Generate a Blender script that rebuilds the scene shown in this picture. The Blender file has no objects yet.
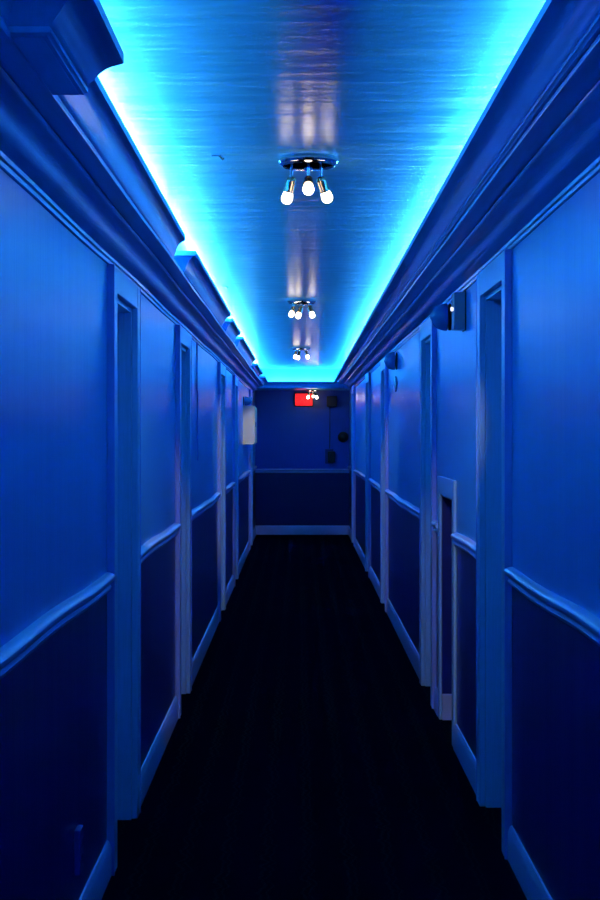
import bpy, bmesh, math
from mathutils import Vector, Matrix
C = bpy.context.scene
COL = C.collection
EYE = 1.6
CEIL = EYE + 0.98
PI = math.pi

# ------------------------------------------------------------------ helpers
def link(name, bm, mat, parent=None, smooth=False, angle=35):
    me = bpy.data.meshes.new(name)
    bmesh.ops.recalc_face_normals(bm, faces=bm.faces)
    bm.to_mesh(me); bm.free()
    for m in (mat if isinstance(mat, (list, tuple)) else [mat]):
        me.materials.append(m)
    o = bpy.data.objects.new(name, me)
    COL.objects.link(o)
    if parent is not None:
        o.parent = parent
    if smooth:
        for p in me.polygons: p.use_smooth = True
        try: me.set_sharp_from_angle(angle=math.radians(angle))
        except Exception: pass
    return o

def empty(name, loc=(0, 0, 0), rot=(0, 0, 0)):
    o = bpy.data.objects.new(name, None)
    o.location = loc; o.rotation_euler = rot
    o.empty_display_size = 0.05
    COL.objects.link(o)
    return o

def tag(o, label=None, cat=None, group=None, kind=None):
    if label: o['label'] = label
    if cat: o['category'] = cat
    if group: o['group'] = group
    if kind: o['kind'] = kind
    return o

def struct(o, label=None, cat=None):
    return tag(o, label, cat, None, 'structure')

def box(bm, x0, x1, y0, y1, z0, z1, bevel=0.0, seg=2):
    x0, x1 = sorted((x0, x1)); y0, y1 = sorted((y0, y1)); z0, z1 = sorted((z0, z1))
    m = Matrix.Translation(((x0+x1)/2, (y0+y1)/2, (z0+z1)/2)) @ Matrix.Diagonal((x1-x0, y1-y0, z1-z0, 1))
    r = bmesh.ops.create_cube(bm, size=1.0, matrix=m)
    if bevel > 0:
        es = list({e for v in r['verts'] for e in v.link_edges})
        bmesh.ops.bevel(bm, geom=es, offset=bevel, segments=seg, profile=0.5, affect='EDGES')

def extrude_y(bm, prof, y0, y1, steps=1, off=None):
    """closed (x,z) profile swept along Y; off(y) -> (dx,dz)"""
    rings = []
    for i in range(steps+1):
        y = y0 + (y1-y0)*i/steps
        dx, dz = off(y) if off else (0, 0)
        rings.append([bm.verts.new((x+dx, y, z+dz)) for x, z in prof])
    n = len(prof)
    for a, b in zip(rings, rings[1:]):
        for i in range(n):
            bm.faces.new((a[i], a[(i+1) % n], b[(i+1) % n], b[i]))
    bm.faces.new(rings[0]); bm.faces.new(list(reversed(rings[-1])))

def loft_y(bm, stations, steps):
    rings = []
    for (ya, pa), (yb, pb) in zip(stations, stations[1:]):
        for i in range(steps + (yb == stations[-1][0])):
            t = i/steps; y = ya+(yb-ya)*t
            rings.append([bm.verts.new((a[0]*(1-t)+b[0]*t, y, a[1]*(1-t)+b[1]*t)) for a, b in zip(pa, pb)])
    n = len(rings[0])
    for a, b in zip(rings, rings[1:]):
        for i in range(n):
            bm.faces.new((a[i], a[(i+1) % n], b[(i+1) % n], b[i]))
    bm.faces.new(rings[0]); bm.faces.new(list(reversed(rings[-1])))

def extrude_x(bm, prof, x0, x1):
    """closed (y,z) profile swept along X"""
    a = [bm.verts.new((x0, y, z)) for y, z in prof]
    b = [bm.verts.new((x1, y, z)) for y, z in prof]
    n = len(prof)
    for i in range(n):
        bm.faces.new((a[i], a[(i+1) % n], b[(i+1) % n], b[i]))
    bm.faces.new(a); bm.faces.new(list(reversed(b)))

def lathe(bm, prof, mat=None, seg=32):
    """(r,z) profile about Z, transformed by mat"""
    mat = mat or Matrix.Identity(4)
    rings = []
    for r, z in prof:
        if r < 1e-6:
            rings.append([bm.verts.new(mat @ Vector((0, 0, z)))])
        else:
            rings.append([bm.verts.new(mat @ Vector((r*math.cos(2*PI*k/seg), r*math.sin(2*PI*k/seg), z))) for k in range(seg)])
    for a, b in zip(rings, rings[1:]):
        for k in range(seg):
            k2 = (k+1) % seg
            if len(a) == 1 and len(b) == 1: continue
            if len(a) == 1: bm.faces.new((a[0], b[k2], b[k]))
            elif len(b) == 1: bm.faces.new((a[k], a[k2], b[0]))
            else: bm.faces.new((a[k], a[k2], b[k2], b[k]))
    if len(rings[0]) > 1: bm.faces.new(list(reversed(rings[0])))
    if len(rings[-1]) > 1: bm.faces.new(rings[-1])

def tube(bm, pts, r, seg=10):
    pts = [Vector(p) for p in pts]
    rings = []
    for i, p in enumerate(pts):
        t = (pts[min(i+1, len(pts)-1)] - pts[max(i-1, 0)]).normalized()
        q = t.to_track_quat('Z', 'Y').to_matrix()
        rings.append([bm.verts.new(p + q @ Vector((r*math.cos(2*PI*k/seg), r*math.sin(2*PI*k/seg), 0))) for k in range(seg)])
    for a, b in zip(rings, rings[1:]):
        for k in range(seg):
            bm.faces.new((a[k], a[(k+1) % seg], b[(k+1) % seg], b[k]))
    bm.faces.new(list(reversed(rings[0]))); bm.faces.new(rings[-1])

def arc(cx, cz, r, a0, a1, n=8):
    return [(cx + r*math.cos(math.radians(a0+(a1-a0)*i/n)), cz + r*math.sin(math.radians(a0+(a1-a0)*i/n))) for i in range(n+1)]

# ------------------------------------------------------------------ materials
def nodes(name):
    m = bpy.data.materials.new(name); m.use_nodes = True
    nt = m.node_tree; b = nt.nodes['Principled BSDF']
    return m, nt, b

def paint(name, col, rough=0.35, stretch=(1, 1, 1), scale=30, bump=0.1, dist=0.003, big=None, var=0.06, spec=0.5, split=None):
    """glossy paint over brushed plaster. stretch scales object coordinates; big=(vec,strength,dist) adds a long wave;
    split=(z, lower colour) is the two-tone paint scheme above and below the chair rail"""
    m, nt, b = nodes(name)
    N, L = nt.nodes, nt.links
    tc = N.new('ShaderNodeTexCoord')
    mp = N.new('ShaderNodeMapping'); mp.inputs['Scale'].default_value = stretch
    L.new(tc.outputs['Object'], mp.inputs['Vector'])
    no = N.new('ShaderNodeTexNoise'); no.inputs['Scale'].default_value = scale; no.inputs['Detail'].default_value = 5
    L.new(mp.outputs[0], no.inputs['Vector'])
    bu = N.new('ShaderNodeBump'); bu.inputs['Strength'].default_value = bump; bu.inputs['Distance'].default_value = dist
    L.new(no.outputs['Fac'], bu.inputs['Height'])
    last = bu
    if big:
        mp2 = N.new('ShaderNodeMapping'); mp2.inputs['Scale'].default_value = big[0]
        L.new(tc.outputs['Object'], mp2.inputs['Vector'])
        n2 = N.new('ShaderNodeTexNoise'); n2.inputs['Scale'].default_value = 1; n2.inputs['Detail'].default_value = 2
        L.new(mp2.outputs[0], n2.inputs['Vector'])
        b2 = N.new('ShaderNodeBump'); b2.inputs['Strength'].default_value = big[1]; b2.inputs['Distance'].default_value = big[2]
        L.new(n2.outputs['Fac'], b2.inputs['Height']); L.new(bu.outputs[0], b2.inputs['Normal'])
        last = b2
    L.new(last.outputs[0], b.inputs['Normal'])
    # colour variation
    mr = N.new('ShaderNodeMapRange'); mr.inputs[1].default_value = 0.3; mr.inputs[2].default_value = 0.7
    mr.inputs[3].default_value = 1-var; mr.inputs[4].default_value = 1+var
    L.new(no.outputs['Fac'], mr.inputs[0])
    mix = N.new('ShaderNodeMix'); mix.data_type = 'RGBA'; mix.blend_type = 'MULTIPLY'; mix.inputs[0].default_value = 1
    mix.inputs[6].default_value = (*col, 1)
    if split:
        sp = N.new('ShaderNodeSeparateXYZ'); L.new(tc.outputs['Object'], sp.inputs[0])
        gt = N.new('ShaderNodeMath'); gt.operation = 'GREATER_THAN'; gt.inputs[1].default_value = split[0]
        L.new(sp.outputs['Z'], gt.inputs[0])
        mx = N.new('ShaderNodeMix'); mx.data_type = 'RGBA'
        mx.inputs[6].default_value = (*split[1], 1); mx.inputs[7].default_value = (*col, 1)
        L.new(gt.outputs[0], mx.inputs[0]); L.new(mx.outputs[2], mix.inputs[6])
    L.new(mr.outputs[0], mix.inputs[7])
    L.new(mix.outputs[2], b.inputs['Base Color'])
    b.inputs['Roughness'].default_value = rough
    b.inputs['Specular IOR Level'].default_value = spec
    return m

def plain(name, col, rough=0.5, metal=0.0, emit=None, strength=0):
    m, nt, b = nodes(name)
    N, L = nt.nodes, nt.links
    no = N.new('ShaderNodeTexNoise'); no.inputs['Scale'].default_value = 60
    mr = N.new('ShaderNodeMapRange'); mr.inputs[3].default_value = rough*0.85; mr.inputs[4].default_value = min(1, rough*1.15)
    L.new(no.outputs['Fac'], mr.inputs[0]); L.new(mr.outputs[0], b.inputs['Roughness'])
    b.inputs['Base Color'].default_value = (*col, 1)
    b.inputs['Metallic'].default_value = metal
    if emit:
        b.inputs['Emission Color'].default_value = (*emit, 1)
        b.inputs['Emission Strength'].default_value = strength
    return m

WALLC = (0.032, 0.31, 0.75); DADOC = (0.004, 0.014, 0.165)
RAILZ = 1.07
M_wall = paint('wall_paint', WALLC, 0.30, (1, 22, 0.9), 5, 0.25, 0.004, ((1, 3.5, 0.15), 0.35, 0.02), 0.05, 0.26, split=(RAILZ, DADOC))
M_endwall = paint('end_wall_paint', (0.016, 0.08, 0.50), 0.35, (12, 1, 1), 5, 0.15, 0.003, None, 0.05, split=(1.02, (0.003, 0.010, 0.13)))
M_navy = paint('navy_paint', DADOC, 0.35, (1, 1, 1), 10, 0.1)
M_edge_shade_cable = paint('edge_shade_cable_paint', (0.20, 0.32, 0.78), 0.35, (20, 20, 1.2), 6, 0.1, 0.002)  # shade of the casing edges put into the colour; also the cable paint
M_trim = paint('trim_paint', (0.34, 0.46, 0.80), 0.30, (1, 20, 2), 6, 0.15, 0.002)
M_casing = paint('casing_paint', (0.24, 0.49, 0.80), 0.32, (20, 20, 1.2), 6, 0.15, 0.002)
M_crown = paint('crown_paint', (0.08, 0.36, 0.72), 0.26, (8, 0.6, 8), 6, 0.12, 0.003, spec=0.38)
M_ceil = paint('ceiling_paint', (0.13, 0.54, 0.97), 0.25, (2.6, 9, 1), 2.0, 0.28, 0.010, ((0.6, 5.0, 1), 0.4, 0.02), 0.12)
M_chrome = plain('chrome', (0.55, 0.57, 0.60), 0.07, 1.0)
M_brass = plain('warm_metal', (0.45, 0.36, 0.25), 0.22, 1.0)
M_bulb = plain('lit_bulb', (1, 1, 1), 0.3, 0, (1.0, 0.86, 0.62), 4.0)
M_led = plain('led_tape', (0.9, 0.95, 1.0), 0.4, 0, (0.03, 0.3, 1.0), 6)
M_black = plain('black_plastic', (0.004, 0.005, 0.008), 0.45)
M_grey = plain('grey_housing', (0.40, 0.36, 0.42), 0.5)
M_beige = plain('beige_steel', (0.50, 0.50, 0.42), 0.45)
M_bluemetal = plain('painted_bell', (0.05, 0.20, 0.45), 0.25)
M_red = plain('lit_red_face', (0.6, 0.01, 0.01), 0.4, 0, (1.0, 0.012, 0.02), 0.95)
M_redl = plain('lit_red_letters', (0.6, 0.02, 0.02), 0.4, 0, (1.0, 0.035, 0.04), 1.0)
M_knob = plain('knob_metal', (0.5, 0.45, 0.35), 0.2, 1.0)
M_plate = plain('outlet_paint', (0.01, 0.05, 0.32), 0.3)
M_lens = plain('lamp_lens', (0.8, 0.85, 0.9), 0.15, 0, (0.9, 0.9, 1.0), 1.2)

def carpet():
    m, nt, b = nodes('dark_carpet')
    N, L = nt.nodes, nt.links
    tc = N.new('ShaderNodeTexCoord')
    wn = N.new('ShaderNodeMapping'); wn.inputs['Scale'].default_value = (2.0, 5.0, 1)
    L.new(tc.outputs['Object'], wn.inputs['Vector'])
    wob = N.new('ShaderNodeTexNoise'); wob.inputs['Scale'].default_value = 2.2; wob.inputs['Detail'].default_value = 3
    L.new(wn.outputs[0], wob.inputs['Vector'])
    sp = N.new('ShaderNodeSeparateXYZ'); L.new(tc.outputs['Object'], sp.inputs[0])
    ma = N.new('ShaderNodeMath'); ma.operation = 'MULTIPLY_ADD'; ma.inputs[1].default_value = 0.10
    L.new(wob.outputs['Fac'], ma.inputs[0]); L.new(sp.outputs['X'], ma.inputs[2])
    fr = N.new('ShaderNodeMath'); fr.operation = 'MULTIPLY'; fr.inputs[1].default_value = 6.5
    L.new(ma.outputs[0], fr.inputs[0])
    f2 = N.new('ShaderNodeMath'); f2.operation = 'FRACT'; L.new(fr.outputs[0], f2.inputs[0])
    cr = N.new('ShaderNodeValToRGB')
    e = cr.color_ramp.elements
    base = (0.0006, 0.0020, 0.0095, 1); line = (0.004, 0.016, 0.017, 1)
    e[0].position = 0.0; e[0].color = base
    e[1].position = 1.0; e[1].color = base
    for p, c in ((0.40, base), (0.46, line), (0.52, base), (0.60, base), (0.63, line), (0.68, base)):
        q = e.new(p); q.color = c
    L.new(f2.outputs[0], cr.inputs[0])
    L.new(cr.outputs[0], b.inputs['Base Color'])
    pile = N.new('ShaderNodeTexNoise'); pile.inputs['Scale'].default_value = 260; pile.inputs['Detail'].default_value = 4
    L.new(tc.outputs['Object'], pile.inputs['Vector'])
    bu = N.new('ShaderNodeBump'); bu.inputs['Strength'].default_value = 0.8; bu.inputs['Distance'].default_value = 0.006
    L.new(pile.outputs['Fac'], bu.inputs['Height']); L.new(bu.outputs[0], b.inputs['Normal'])
    b.inputs['Roughness'].default_value = 0.95
    b.inputs['Specular IOR Level'].default_value = 0.0
    return m
M_carpet = carpet()

# ------------------------------------------------------------------ dimensions
WL, WR = -0.695, 0.80            # wall faces
Y0, Y1 = -2.0, 25.4              # back wall, end wall
TRAY = 24.0                      # front of the end crown
SOFF = EYE + 0.69                # low soffit beyond the tray
REC = 0.14                       # door recess depth
TH = 0.30
LDOORS = [(1.0, 1.8), (5.90, 6.64), (9.10, 9.85), (13.75, 14.5), (16.85, 17.6), (22.25, 22.95)]
RDOORS = [(2.2, 3.0), (6.12, 6.86), (9.42, 10.15), (14.45, 15.1), (17.9, 18.6), (22.8, 23.5)]
HATCH = (8.22, 8.95)
HEADL, HEADR, HHEAD = 2.12, 2.19, 1.264
CAS = 0.115

def wall(name, xin, xout, openings):
    bm = bmesh.new()
    y = Y0
    for a, b, h in sorted(openings):
        box(bm, xin, xout, y, a, 0, CEIL)
        box(bm, xin, xout, a, b, h, CEIL)
        y = b
    box(bm, xin, xout, y, Y1, 0, CEIL)
    return struct(link(name, bm, M_wall))
wall('wall_left', WL, WL-TH, [(a, b, HEADL) for a, b in LDOORS])
wall('wall_right', WR, WR+TH, [(a, b, HEADR) for a, b in RDOORS] + [(HATCH[0], HATCH[1], HHEAD)])
bm = bmesh.new(); box(bm, WL-TH, WR+TH, Y1, Y1+0.2, 0, CEIL); struct(link('wall_end', bm, M_endwall))
bm = bmesh.new(); box(bm, WL-TH, WR+TH, Y0-0.2, Y0, 0, CEIL); struct(link('wall_back', bm, M_endwall))
bm = bmesh.new(); box(bm, WL-TH, WR+TH, Y0-0.2, Y1+0.2, -0.15, 0); struct(link('floor', bm, M_carpet))
bm = bmesh.new(); box(bm, WL-TH, WR+TH, Y0-0.2, Y1+0.2, CEIL, CEIL+0.15); struct(link('ceiling', bm, M_ceil))
# low dropped soffit over the last metre
bm = bmesh.new(); box(bm, WL, WR, TRAY+0.12, Y1, SOFF, CEIL); struct(link('ceiling_soffit', bm, M_ceil))

# ------------------------------------------------------------------ doors
dn = 0
def door(side, a, b, head, casing_top, low=False):
    """side -1 left / +1 right: door leaf with panels, plus jamb, casing and handle"""
    global dn; dn += 1
    xin = WL if side < 0 else WR
    s = side
    xl = xin + s*REC
    bm = bmesh.new()
    box(bm, xl, xl+s*0.04, a+0.003, b-0.003, 0.006, head-0.003)
    w = b-a
    if not low:
        for z0, z1 in ((0.18, 0.85), (1.02, head-0.16)):
            for k in (0, 1):
                p0 = a+0.10+k*(w-0.08)/2; p1 = p0+(w-0.28)/2
                box(bm, xl-s*0.008, xl+s*0.002, p0, p1, z0, z1, 0.004, 1)
    d = link('door_%d' % dn, bm, M_navy if low else M_casing); struct(d)
    # jamb lining
    bm = bmesh.new(); t = 0.018
    if not low:
        box(bm, xin, xl, b-t, b, 0.002, head)
        box(bm, xin, xl, a, a+t, 0.002, head)
        box(bm, xin, xl, a+t, b-t, head-t, head)
        # stop bead
        box(bm, xl-s*0.045, xl-s*0.02, b-t-0.012, b-t, 0.002, head-t)
        box(bm, xl-s*0.045, xl-s*0.02, a+t, a+t+0.012, 0.002, head-t)
        link('door_jamb', bm, M_casing, d)
    else:
        box(bm, xin, xl, b-0.012, b, 0.15, head)
        box(bm, xin, xl, a, a+0.012, 0.15, head)
        box(bm, xin, xl, a+0.012, b-0.012, head-0.012, head)
        link('door_jamb', bm, M_navy, d)
        bm = bmesh.new()
        box(bm, xin, xl, b-0.02, b, 0.002, 0.148, 0.003)
        link('plinth', bm, M_trim, d)
    # casing boards
    cw = CAS if not low else 0.10
    pr = 0.026 if not low else 0.016
    top = casing_top
    bm = bmesh.new()
    bb = 0.0 if low else 0.012
    box(bm, xin, xin-s*pr, b, b+cw-bb, 0.002, top, 0.004)
    box(bm, xin, xin-s*pr, a-cw+bb, a, 0.002, top, 0.004)
    box(bm, xin, xin-s*(pr-0.001), a, b, head, top, 0.003)
    link('door_casing', bm, M_casing, d)
    if not low:  # outer casing edges as separate strips, their shade painted in
        for q0, q1 in ((b+cw-bb, b+cw), (a-cw, a-cw+bb)):
            bm = bmesh.new()
            box(bm, xin, xin-s*(pr+0.002), q0, q1, 0.002, top, 0.002)
            link('shaded_edge', bm, M_edge_shade_cable, d)
    # handle
    bm = bmesh.new()
    z = 1.0 if not low else 0.65
    R = Matrix.Translation((xl, a+0.07, z)) @ Matrix.Rotation(-s*PI/2, 4, 'Y')
    lathe(bm, [(0.026, 0), (0.026, 0.006), (0.010, 0.010), (0.010, 0.035), (0.022, 0.042), (0.026, 0.055), (0.018, 0.066), (0, 0.069)], R, 20)
    link('door_handle', bm, M_knob, d, True)
    return d
CBL, CBR = EYE+0.615, EYE+0.695           # bottom of the crown at each wall
for a, b in LDOORS: door(-1, a, b, HEADL, CBL)
for a, b in RDOORS: door(1, a, b, HEADR, CBR)
door(1, HATCH[0], HATCH[1], HHEAD, 1.364, True)

# ------------------------------------------------------------------ baseboards and chair rails
def runs(openings, cw):
    y = Y0; out = []
    for a, b in sorted(openings):
        out.append((y, a-cw)); y = b+cw
    out.append((y, Y1)); return [r for r in out if r[1]-r[0] > 0.02]
LR = runs(LDOORS, CAS)
RR = runs(RDOORS, CAS)
RR2 = []
for a, b in RR:
    if a < HATCH[0] < b:
        RR2 += [(a, HATCH[0]-0.10), (HATCH[1]+0.10, b)]
    else: RR2.append((a, b))
def sgn(prof, s, xin):                    # profile given as (out from wall, z)
    return [(xin - s*x, z) for x, z in prof]
BASE = [(0, 0.002), (0.017, 0.002), (0.017, 0.105), (0.013, 0.118), (0.006, 0.130), (0, 0.132)]
RAIL = [(0, 1.035), (0.010, 1.036), (0.015, 1.041), (0.018, 1.050), (0.013, 1.058), (0.013, 1.062), (0.022, 1.068),
        (0.030, 1.078), (0.031, 1.088), (0.027, 1.095), (0.015, 1.101), (0, 1.103)]
wob = lambda y: (0, 0.004*math.sin(y*1.9)+0.003*math.sin(y*4.3+1))
for name, s, xin, rr in (('left', -1, WL, LR), ('right', 1, WR, RR2)):
    bm = bmesh.new()
    for a, b in rr:
        e = 0.0175 if abs(b-Y1) < 1e-6 else 0
        extrude_y(bm, sgn(BASE, s, xin), a+0.001, b-e-0.001)
    struct(link('baseboard_'+name, bm, M_trim, None, True))
    bm = bmesh.new()
    for a, b in rr:
        e = 0.032 if abs(b-Y1) < 1e-6 else 0
        extrude_y(bm, sgn(RAIL, s, xin), a+0.001, b-e-0.001, max(1, int((b-a)/0.15)), wob)
    struct(link('trim_%d' % (1 if s < 0 else 2), bm, M_trim, None, True))
bm = bmesh.new(); extrude_x(bm, [(Y1-x, z*1.12) for x, z in BASE], WL, WR); struct(link('baseboard_end', bm, M_trim, None, True))
bm = bmesh.new(); extrude_x(bm, [(Y1-x, z-0.055) for x, z in RAIL], WL, WR); struct(link('trim_3', bm, M_trim, None, True))
bm = bmesh.new(); extrude_x(bm, [(Y0+x, z) for x, z in BASE], WL, WR); struct(link('baseboard_back', bm, M_trim, None, True))

# ------------------------------------------------------------------ crown mouldings
# lower crown on each wall (coordinates: distance out from centre, height above eye)
def lower_prof(xw, zb, xb, zs, xe, ztop):
    """wall x, bottom z, bead x, soffit z, soffit edge x"""
    p = [(xw, zb), (xw-0.008, zb+0.002), (xw-0.010, zb+0.012), (xw-0.016, zb+0.016), (xw-0.018, zb+0.026), (xw-0.024, zb+0.030)]
    # cove curve from there to the soft bead
    x0, z0 = xw-0.024, zb+0.030; x1, z1 = xb+0.010, zs-0.018
    for i in range(1, 9):
        t = i/8
        u = t*PI/2
        p.append((x0+(x1-x0)*(0.35*t+0.65*(0.5+0.5*(2*t-1)**3)), z0+(z1-z0)*t))
    p += [(xb+0.003, zs-0.016), (xb-0.003, zs-0.012), (xb-0.005, zs-0.006), (xb-0.002, zs-0.001), (xb+0.003, zs)]
    p += [(xe+0.008, zs), (xe+0.002, zs+0.003), (xe, zs+0.009)]
    p += [(xe, ztop), (xw, ztop)]
    return p
def side(p, s): return [(s*x, EYE+z) for x, z in p]
YE = TRAY + 0.12
lowR = lower_prof(0.80, 0.695, 0.675, 0.795, 0.605, 0.808)
lowL = lower_prof(0.695, 0.615, 0.592, 0.728, 0.532, 0.742)
bm = bmesh.new(); extrude_y(bm, side(lowL, -1), Y0, YE-0.001, 60, lambda y: (-0.0015*math.sin(y*0.8), 0.003*math.sin(y*2.1)))
struct(link('trim_4', bm, M_crown, None, True, 40))
bm = bmesh.new(); extrude_y(bm, side(lowR, 1), Y0, YE-0.001, 60, lambda y: (0.0015*math.sin(y*0.8), 0.002*math.sin(y*1.7) - 0.0018*max(0, y-4)))
struct(link('trim_5', bm, M_crown, None, True, 40))

# upper cove crown: xe/zs = foot, xl/zl = lip
def upper_prof(xe, zs, xl, zl, back):
    p = [(back, zs), (xe+0.004, zs), (xe+0.001, zs+0.004), (xe-0.004, zs+0.006), (xe-0.004, zs+0.014), (xe-0.001, zs+0.018), (xe-0.006, zs+0.020), (xe-0.010, zs+0.027)]
    x0, z0 = xe-0.010, zs+0.027; x1, z1 = xl+0.012, zl-0.026
    for i in range(1, 9):
        t = i/8
        p.append((x0+(x1-x0)*(0.5*t*t+0.15*t+0.35*(0.5+0.5*(2*t-1)**3)), z0+(z1-z0)*t**0.85))
    p += [(xl+0.006, zl-0.025), (xl, zl-0.022), (xl, zl), (xl+0.012, zl), (xl+0.014, zl-0.010), (xe+0.016, zs+0.030), (xe+0.020, zs+0.016), (back, zs+0.016)]
    return p
upR = upper_prof(0.592, 0.809, 0.515, 0.905, 0.795)
bm = bmesh.new(); upR2 = upper_prof(0.600, 0.772, 0.525, 0.805, 0.795)
loft_y(bm, [(Y0, side(upR, 1)), (4.0, side(upR, 1)), (TRAY+0.02, side(upR2, 1))], 20)
struct(link('trim_6', bm, M_crown, None, True, 40))

def mitre_run(name, s, prof_out, y0, y1, back, zl, zs):
    """crown section with its moulding returned across the camera-side end; prof_out lists (x,z) foot->lip outer curve"""
    bm = bmesh.new()
    xe = prof_out[0][0]
    # outer curve swept round an L: side run, then end return
    rows = []
    for x, z in prof_out:
        d = xe - x                       # projection of this point beyond the foot
        rows.append([(s*back, y0-d, EYE+z), (s*x, y0-d, EYE+z), (s*x, y1, EYE+z)])
    vs = [[bm.verts.new(c) for c in r] for r in rows]
    for a, b in zip(vs, vs[1:]):
        for i in (0, 1):
            bm.faces.new((a[i], a[i+1], b[i+1], b[i]))
    # give the moulding its thickness and close it: inner skin
    t = 0.010
    rows2 = []
    for x, z in prof_out:
        d = xe - x
        rows2.append([(s*back, y0-d+t, EYE+z+0.001), (s*(x+t), y0-d+t, EYE+z+0.001), (s*(x+t), y1, EYE+z+0.001)])
    v2 = [[bm.verts.new(c) for c in r] for r in rows2]
    for a, b in zip(v2, v2[1:]):
        for i in (0, 1):
            bm.faces.new((a[i+1], a[i], b[i], b[i+1]))
    for i in (0, 1):
        bm.faces.new((vs[0][i+1], vs[0][i], v2[0][i], v2[0][i+1]))
        bm.faces.new((vs[-1][i], vs[-1][i+1], v2[-1][i+1], v2[-1][i]))
    for a, b, c, d_ in zip(vs, vs[1:], v2, v2[1:]):
        bm.faces.new((a[0], b[0], d_[0], c[0]))
        bm.faces.new((a[2], c[2], d_[2], b[2]))
    # bottom board of the box-out
    box(bm, s*(xe+t), s*(back), y0+t, y1, EYE+zs, EYE+zs+0.012)
    return link(name, bm, M_crown, None, True, 40)

def outer(xe, zs, xl, zl):
    p = upper_prof(xe, zs, xl, zl, 0.69)
    return p[1:19]
tn = 7
# left side broken crown: near box-out, long run, then short mitred box-outs
segs = [(2.96, 3.47, 0.462, 0.735, 0.380, 0.826, 0.690),
        (7.60, 11.4, 0.556, 0.743, 0.485, 0.862, 0.690),
        (12.02, 13.5, 0.560, 0.743, 0.492, 0.862, 0.690),
        (14.22, 18.3, 0.562, 0.743, 0.495, 0.862, 0.690),
        (19.02, 21.7, 0.556, 0.743, 0.490, 0.836, 0.690),
        (22.25, 24.02, 0.525, 0.743, 0.468, 0.805, 0.690)]
upL = upper_prof(0.534, 0.743, 0.474, 0.862, 0.690)
bm = bmesh.new(); extrude_y(bm, side(upL, -1), Y0, 6.95, 12, lambda y: (-0.0028*y, 0))
struct(link('trim_7', bm, M_crown, None, True, 40))
for k, (a, b, xe, zs, xl, zl, back) in enumerate(segs):
    struct(mitre_run('trim_%d' % (8+k), -1, outer(xe, zs, xl, zl), a, b, back, zl, zs))

# end crown across the corridor and its backing
bm = bmesh.new()
p = []
for i in range(9):
    t = i/8*PI/2
    p.append((TRAY+0.10-0.085*(1-math.cos(t)), EYE+0.70+0.075*math.sin(t)))
prof = [(TRAY+0.119, EYE+0.69), (TRAY+0.105, EYE+0.69), (TRAY+0.10, EYE+0.696)] + p + [(TRAY+0.005, EYE+0.778), (TRAY+0.005, EYE+0.79), (TRAY+0.022, EYE+0.79), (TRAY+0.119, EYE+0.72)]
extrude_x(bm, prof, -0.53, 0.68); struct(link('trim_20', bm, M_crown, None, True, 40))

# ------------------------------------------------------------------ LED cove lighting
def led(name, label, s, x, z, y0, y1):
    bm = bmesh.new(); box(bm, s*(x-0.006), s*(x+0.006), y0, y1, EYE+z, EYE+z+0.003)
    o = link(name, bm, M_led); tag(o, label, 'light strip')
    n = 9; L = (y1-y0)/n
    for i in range(n):
        ld = bpy.data.lights.new('cove_light', 'AREA'); ld.shape = 'RECTANGLE'
        ld.size = 0.02; ld.size_y = L
        ld.energy = LEDW*L; ld.color = LEDC; ld.spread = PI
        lo = bpy.data.objects.new('cove_light', ld); COL.objects.link(lo)
        lo.location = (s*x, y0+L*(i+0.5), EYE+z+0.008)
        lo.rotation_euler = (PI, -s*0.12, 0)
    return o
LEDW = 9.2
LEDC = (0.13, 0.76, 1.0)
led('led_strip', 'long cyan-blue LED tape hidden behind the unbroken crown along the right side', 1, 0.68, 0.868, Y0+0.1, 23.9)
led('led_strip', 'cyan-blue LED tape hidden behind the broken, stepped crown along the left side', -1, 0.62, 0.825, Y0+0.1, 23.9)
bm = bmesh.new(); box(bm, -0.5, 0.6, TRAY+0.07, TRAY+0.082, EYE+0.76, EYE+0.763)
tag(link('led_strip', bm, M_led), 'short LED tape hidden behind the crown across the far end', 'light strip')
ld = bpy.data.lights.new('cove_light', 'AREA'); ld.shape = 'RECTANGLE'; ld.size = 1.1; ld.size_y = 0.02; ld.energy = LEDW*1.1*0.8; ld.color = LEDC
lo = bpy.data.objects.new('cove_light', ld); COL.objects.link(lo); lo.location = (0.05, TRAY+0.076, EYE+0.768); lo.rotation_euler = (PI, 0, 0)
# end fascia behind the strip is the front of the dropped soffit

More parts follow.
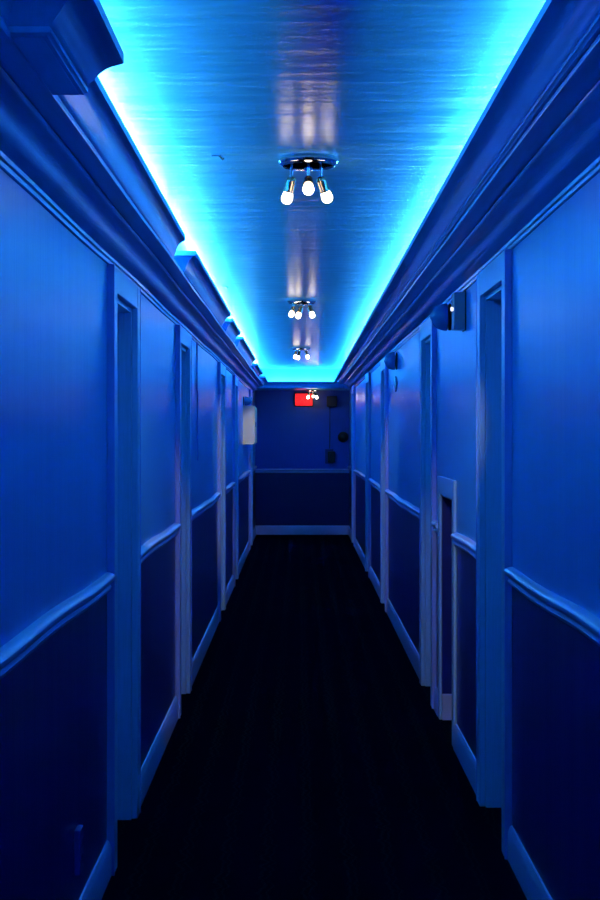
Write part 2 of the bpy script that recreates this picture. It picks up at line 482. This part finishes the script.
# ------------------------------------------------------------------ ceiling spotlights
def bulb_mesh(bm, M):
    lathe(bm, [(0.011, 0.0), (0.013, 0.006), (0.018, 0.014), (0.0200, 0.026), (0.0205, 0.033), (0.0185, 0.041), (0.0135, 0.048), (0.007, 0.051), (0, 0.052)], M, 24)
def fixture(loc, spots, label, power=0.05, beam=70):
    r = empty('ceiling_light', loc); tag(r, label, 'ceiling light', None)
    bm = bmesh.new()
    lathe(bm, [(0.100, 0.0), (0.106, -0.004), (0.108, -0.012), (0.104, -0.020), (0.098, -0.022), (0.092, -0.028), (0.040, -0.033), (0.014, -0.034), (0.012, -0.040), (0.006, -0.044), (0, -0.045)], None, 48)
    link('canopy', bm, M_chrome, r, True, 30)
    for (sx, sy, d, drop) in spots:
        d = Vector(d).normalized()
        bm = bmesh.new()
        tube(bm, [(sx, sy, -0.026), (sx, sy, -drop)], 0.0045, 10)
        lathe(bm, [(0, -0.008), (0.007, -0.004), (0.008, 0), (0.007, 0.004), (0, 0.008)], Matrix.Translation((sx, sy, -drop)), 12)
        link('stem', bm, M_chrome, r, True)
        q = d.to_track_quat('Z', 'Y').to_matrix().to_4x4()
        base = Vector((sx, sy, -drop)) - d*0.006
        bm = bmesh.new()
        lathe(bm, [(0, -0.004), (0.012, -0.003), (0.0165, 0.004), (0.0175, 0.012), (0.0175, 0.040), (0.0190, 0.043), (0.0190, 0.050), (0.0140, 0.051), (0.0135, 0.044), (0, 0.044)], Matrix.Translation(base) @ q, 24)
        h = link('lamp_head', bm, M_brass, r, True, 40)
        bm = bmesh.new()
        bulb_mesh(bm, Matrix.Translation(base + d*0.044) @ q)
        link('bulb', bm, M_bulb, h, True, 60)
        ld = bpy.data.lights.new('spot_bulb', 'POINT'); ld.energy = power; ld.color = (1.0, 0.80, 0.52); ld.shadow_soft_size = 0.026; ld.use_soft_falloff = False
        lo = bpy.data.objects.new('spot_bulb', ld); COL.objects.link(lo)
        lo.location = Vector(loc) + base + d*(0.044+0.030)
        if beam and abs(sx) > 0.03:
            # reflector bulb: its forward beam grazes the wall a couple of metres on
            sd = bpy.data.lights.new('spot_beam', 'SPOT'); sd.energy = beam; sd.color = (1.0, 0.80, 0.55)
            sd.spot_size = math.radians(34); sd.spot_blend = 0.6; sd.shadow_soft_size = 0.012
            so = bpy.data.objects.new('spot_beam', sd); COL.objects.link(so)
            so.location = lo.location + Vector((0.25 if sx > 0 else -0.21, 1.0, -0.60)).normalized()*0.034
            so.rotation_euler = Vector((0.25 if sx > 0 else -0.21, 1.0, -0.60)).to_track_quat('-Z', 'Y').to_euler()
    return r
fixture((0.033, 5.70, CEIL), [(-0.060, 0, (-0.25, 0.35, -1), 0.074), (0.000, -0.02, (0.0, -0.85, -0.65), 0.078), (0.045, 0, (0.38, 0.45, -1), 0.074)],
        'nearest chrome ceiling light with three lit spot bulbs')
fixture((0.018, 11.70, CEIL), [(-0.060, -0.01, (-0.25, -0.8, -0.9), 0.060), (-0.005, 0, (-0.3, -0.3, -1), 0.055), (0.060, 0, (0.3, -0.3, -1), 0.050)],
        'chrome three-bulb ceiling light, second from the front, halfway down the glowing ceiling', 0.05)
fixture((0.018, 18.1, CEIL), [(-0.055, -0.01, (-0.1, -0.6, -0.9), 0.055), (-0.015, 0.02, (-0.2, -0.2, -1), 0.055), (0.060, 0, (0.35, -0.3, -1), 0.050)],
        'farthest ceiling light on the glowing ceiling, just before the end crown', 0.05)
fixture((0.215, 24.70, SOFF), [(-0.060, -0.01, (-0.25, -0.5, -0.9), 0.068), (0.0, 0.04, (0.1, 0.4, -1), 0.045), (0.040, -0.01, (0.3, -0.5, -1), 0.068)],
        'low ceiling light under the dark soffit, overlapping the red exit sign', 0.3, 0)

# ------------------------------------------------------------------ small fittings
def bell(loc, s, r, label, group=None):
    """dome bell, axis across the corridor; s = side of the wall"""
    e = empty('alarm_bell', loc); tag(e, label, 'bell', group)
    R = Matrix.Rotation(-s*PI/2, 4, 'Y')
    bm = bmesh.new(); lathe(bm, [(r*0.98, 0), (r*0.98, 0.010), (r*0.4, 0.016), (0, 0.016)], R, 32); link('back_plate', bm, M_black, e, True, 30)
    bm = bmesh.new()
    lathe(bm, [(r*0.92, 0.018), (r, 0.020), (r, 0.030), (r*0.96, 0.045), (r*0.86, 0.066), (r*0.66, 0.085), (r*0.40, 0.097), (r*0.18, 0.102), (r*0.14, 0.106), (0, 0.108)], R, 40)
    link('gong', bm, M_bluemetal, e, True, 40)
    return e
bell((WR, 8.45, EYE+0.617), 1, 0.072, 'round blue dome alarm bell high on the right wall beside the grey emergency light')
bell((WR, 13.05, EYE+0.595), 1, 0.073, 'farther round dark-blue dome bell on the right wall above the small dark diamond')
bell((WL, 19.95, EYE+0.41), -1, 0.058, 'small blue dome bell directly above the pale cabinet on the left wall')

# emergency light
e = empty('emergency_light', (WR, 7.66, EYE+0.59)); tag(e, 'grey rectangular emergency light box with tiny bright lamp, right wall under the crown', 'emergency light')
bm = bmesh.new(); box(bm, -0.058, 0, 0, 0.12, -0.088, 0.090, 0.004); link('housing', bm, M_grey, e)
bm = bmesh.new(); box(bm, -0.006, 0.0, -0.006, 0.126, -0.094, 0.096, 0.002); link('back_plate', bm, M_black, e)
bm = bmesh.new(); lathe(bm, [(0, 0.0), (0.008, 0.0), (0.011, 0.008), (0.009, 0.013), (0, 0.014)], Matrix.Translation((-0.058, 0.03, 0.01)) @ Matrix.Rotation(-PI/2, 4, 'Y'), 20)
link('lamp', bm, M_lens, e, True)

# flat dark diamond on the right wall
bm = bmesh.new()
x = WR
v = [(13.15, 2.075), (13.33, 2.01), (13.15, 1.945), (12.97, 2.01)]
a = [bm.verts.new((x, y, z)) for y, z in v]; b_ = [bm.verts.new((x-0.012, y, z)) for y, z in v]
for i in range(4): bm.faces.new((a[i], a[(i+1) % 4], b_[(i+1) % 4], b_[i]))
bm.faces.new(a); bm.faces.new(list(reversed(b_)))
tag(link('dark_diamond', bm, M_bluemetal), 'small flat dark-blue diamond on the right wall below the farther bell', 'rhombus')

# outlet on the near left dado
e = empty('wall_outlet', (WL, 4.98, 0.305)); tag(e, 'small painted outlet cover low on the near left wall', 'outlet')
bm = bmesh.new(); box(bm, 0, 0.020, -0.038, 0.038, -0.07, 0.07, 0.004); link('cover_plate', bm, M_plate, e)
for z in (-0.026, 0.026):
    bm = bmesh.new(); box(bm, 0.019, 0.0225, -0.016, 0.016, z-0.013, z+0.013, 0.003)
    link('socket', bm, M_navy, e)

# cabinet on the left wall near the far end
e = empty('wall_cabinet', (WL, 19.8, EYE+0.12)); tag(e, 'pale greenish-grey metal cabinet on the left wall near the far end', 'cabinet')
bm = bmesh.new(); box(bm, 0, 0.135, 0, 1.0, -0.25, 0.232, 0.004); link('body', bm, M_beige, e)
bm = bmesh.new(); box(bm, 0.135, 0.150, 0.02, 0.98, -0.235, 0.218, 0.004); dd = link('door', bm, M_beige, e)
bm = bmesh.new(); box(bm, 0.150, 0.165, 0.06, 0.085, -0.03, 0.03, 0.003); link('latch', bm, M_chrome, dd)
for z in (-0.17, 0.15):
    bm = bmesh.new(); tube(bm, [(0.146, 0.985, z-0.03), (0.146, 0.985, z+0.03)], 0.006, 10); link('hinge', bm, M_chrome, e, True)

# conduit on left wall
bm = bmesh.new(); tube(bm, [(WL+0.006, 10.82, EYE+0.625), (WL+0.006, 10.82, EYE+0.3), (WL+0.006, 10.86, EYE+0.28), (WL+0.006, 10.86, RAILZ+0.35)], 0.005, 8)
tag(link('wall_cable', bm, M_edge_shade_cable, None, True), 'thin painted cable running down the left wall between the second and third doorway', 'cable')

# ceiling hooks
for x, y, lab in ((-0.285, 5.62, 'tiny dark metal clip on the ceiling left of the nearest ceiling light'),
                  (-0.485, 10.6, 'tiny dark metal clip on the ceiling at the edge of the left glow')):
    e = empty('ceiling_clip', (x, y, CEIL)); tag(e, lab, 'clip')
    bm = bmesh.new(); box(bm, -0.022, 0.012, -0.006, 0.006, -0.004, 0, 0.001, 1); link('plate', bm, M_bluemetal, e)
    bm = bmesh.new(); tube(bm, [(0.006, 0, -0.003), (0.012, 0, -0.010), (0.017, 0, -0.016), (0.021, 0, -0.012)], 0.003, 8); link('hook', bm, M_black, e, True)

# exit sign on the end wall
e = empty('exit_sign', (0.078, Y1, EYE+0.545)); tag(e, 'glowing red exit sign high on the dark end wall', 'exit sign')
bm = bmesh.new(); box(bm, -0.150, 0.150, -0.055, 0, -0.112, 0.112, 0.006); link('housing', bm, M_black, e)
bm = bmesh.new(); box(bm, -0.135, 0.135, -0.060, -0.054, -0.095, 0.095, 0.002, 1); f = link('face', bm, M_red, e)
cu = bpy.data.curves.new('letters', 'FONT'); cu.body = 'EXIT'; cu.size = 0.145; cu.extrude = 0.001; cu.align_x = 'CENTER'; cu.align_y = 'CENTER'
to = bpy.data.objects.new('tmp', cu); COL.objects.link(to)
bpy.context.view_layer.update()
me = bpy.data.meshes.new_from_object(to.evaluated_get(bpy.context.evaluated_depsgraph_get()))
bpy.data.objects.remove(to); me.materials.clear(); me.materials.append(M_redl)
lt = bpy.data.objects.new('lettering', me); COL.objects.link(lt); lt.parent = f
lt.location = (0, -0.0615, 0); lt.rotation_euler = (PI/2, 0, 0)

# black devices on the end wall
e = empty('wall_speaker', (0.52, Y1, EYE+0.515)); tag(e, 'black box high on the end wall right of the exit sign, cable below', 'speaker')
bm = bmesh.new(); box(bm, -0.08, 0.08, -0.12, -0.01, -0.085, 0.085, 0.01); link('housing', bm, M_black, e)
bm = bmesh.new(); box(bm, -0.03, 0.03, -0.012, 0, -0.04, 0.04, 0.003); link('bracket', bm, M_black, e)
bm = bmesh.new(); lathe(bm, [(0, 0.0), (0.055, 0.0), (0.058, 0.004), (0.05, 0.006), (0.02, 0.002), (0, 0.004)], Matrix.Translation((0, -0.12, 0)) @ Matrix.Rotation(PI/2, 4, 'X'), 24)
link('grille', bm, M_black, e, True)
bm = bmesh.new(); tube(bm, [(0.49, Y1-0.008, EYE+0.435), (0.49, Y1-0.008, EYE+0.1), (0.488, Y1-0.008, EYE-0.235)], 0.007, 8)
tag(link('wall_cable', bm, M_black, None, True), 'dark vertical cable between the two black boxes on the end wall', 'cable')
e = empty('wall_phone', (0.50, Y1, EYE-0.33)); tag(e, 'black box with blue back plate standing just above the end chair rail', 'wall phone')
bm = bmesh.new(); box(bm, -0.085, 0.045, -0.015, 0, -0.14, 0.09, 0.004); link('back_plate', bm, M_navy, e)
bm = bmesh.new(); box(bm, -0.045, 0.07, -0.085, -0.015, -0.125, 0.055, 0.012); link('body', bm, M_black, e)
bm = bmesh.new(); tube(bm, [(-0.02, -0.098, 0.03), (-0.024, -0.106, -0.03), (-0.02, -0.098, -0.09)], 0.012, 10)
link('handset', bm, M_black, e, True)
e = empty('wall_bell', (0.70, Y1, EYE-0.05)); tag(e, 'round black fitting on the end wall beside the right corner', 'bell')
bm = bmesh.new(); lathe(bm, [(0.085, 0), (0.085, 0.012), (0.03, 0.014), (0, 0.014)], Matrix.Rotation(PI/2, 4, 'X'), 32); link('back_plate', bm, M_black, e, True)
bm = bmesh.new(); lathe(bm, [(0.078, 0.016), (0.08, 0.03), (0.068, 0.05), (0.04, 0.064), (0.012, 0.068), (0, 0.072)], Matrix.Rotation(PI/2, 4, 'X'), 32); link('gong', bm, M_black, e, True)

# ------------------------------------------------------------------ world, camera, view
w = bpy.data.worlds.new('World'); C.world = w; w.use_nodes = True
w.node_tree.nodes['Background'].inputs[0].default_value = (0, 0, 0, 1)
w.node_tree.nodes['Background'].inputs[1].default_value = 0
cd = bpy.data.cameras.new('Camera'); cam = bpy.data.objects.new('Camera', cd); COL.objects.link(cam)
cam.location = (0, 0, EYE); cam.rotation_euler = (PI/2, 0, 0)
cd.sensor_fit = 'VERTICAL'; cd.sensor_height = 36; cd.sensor_width = 24; cd.lens = 64
cd.shift_y = -16/900; cd.shift_x = 1/900
cd.clip_start = 0.05; cd.clip_end = 100
C.camera = cam
C.view_settings.view_transform = 'Standard'; C.view_settings.look = 'None'
C.view_settings.exposure = 0; C.view_settings.gamma = 1
try: C.view_settings.use_curve_mapping = False
except Exception: pass
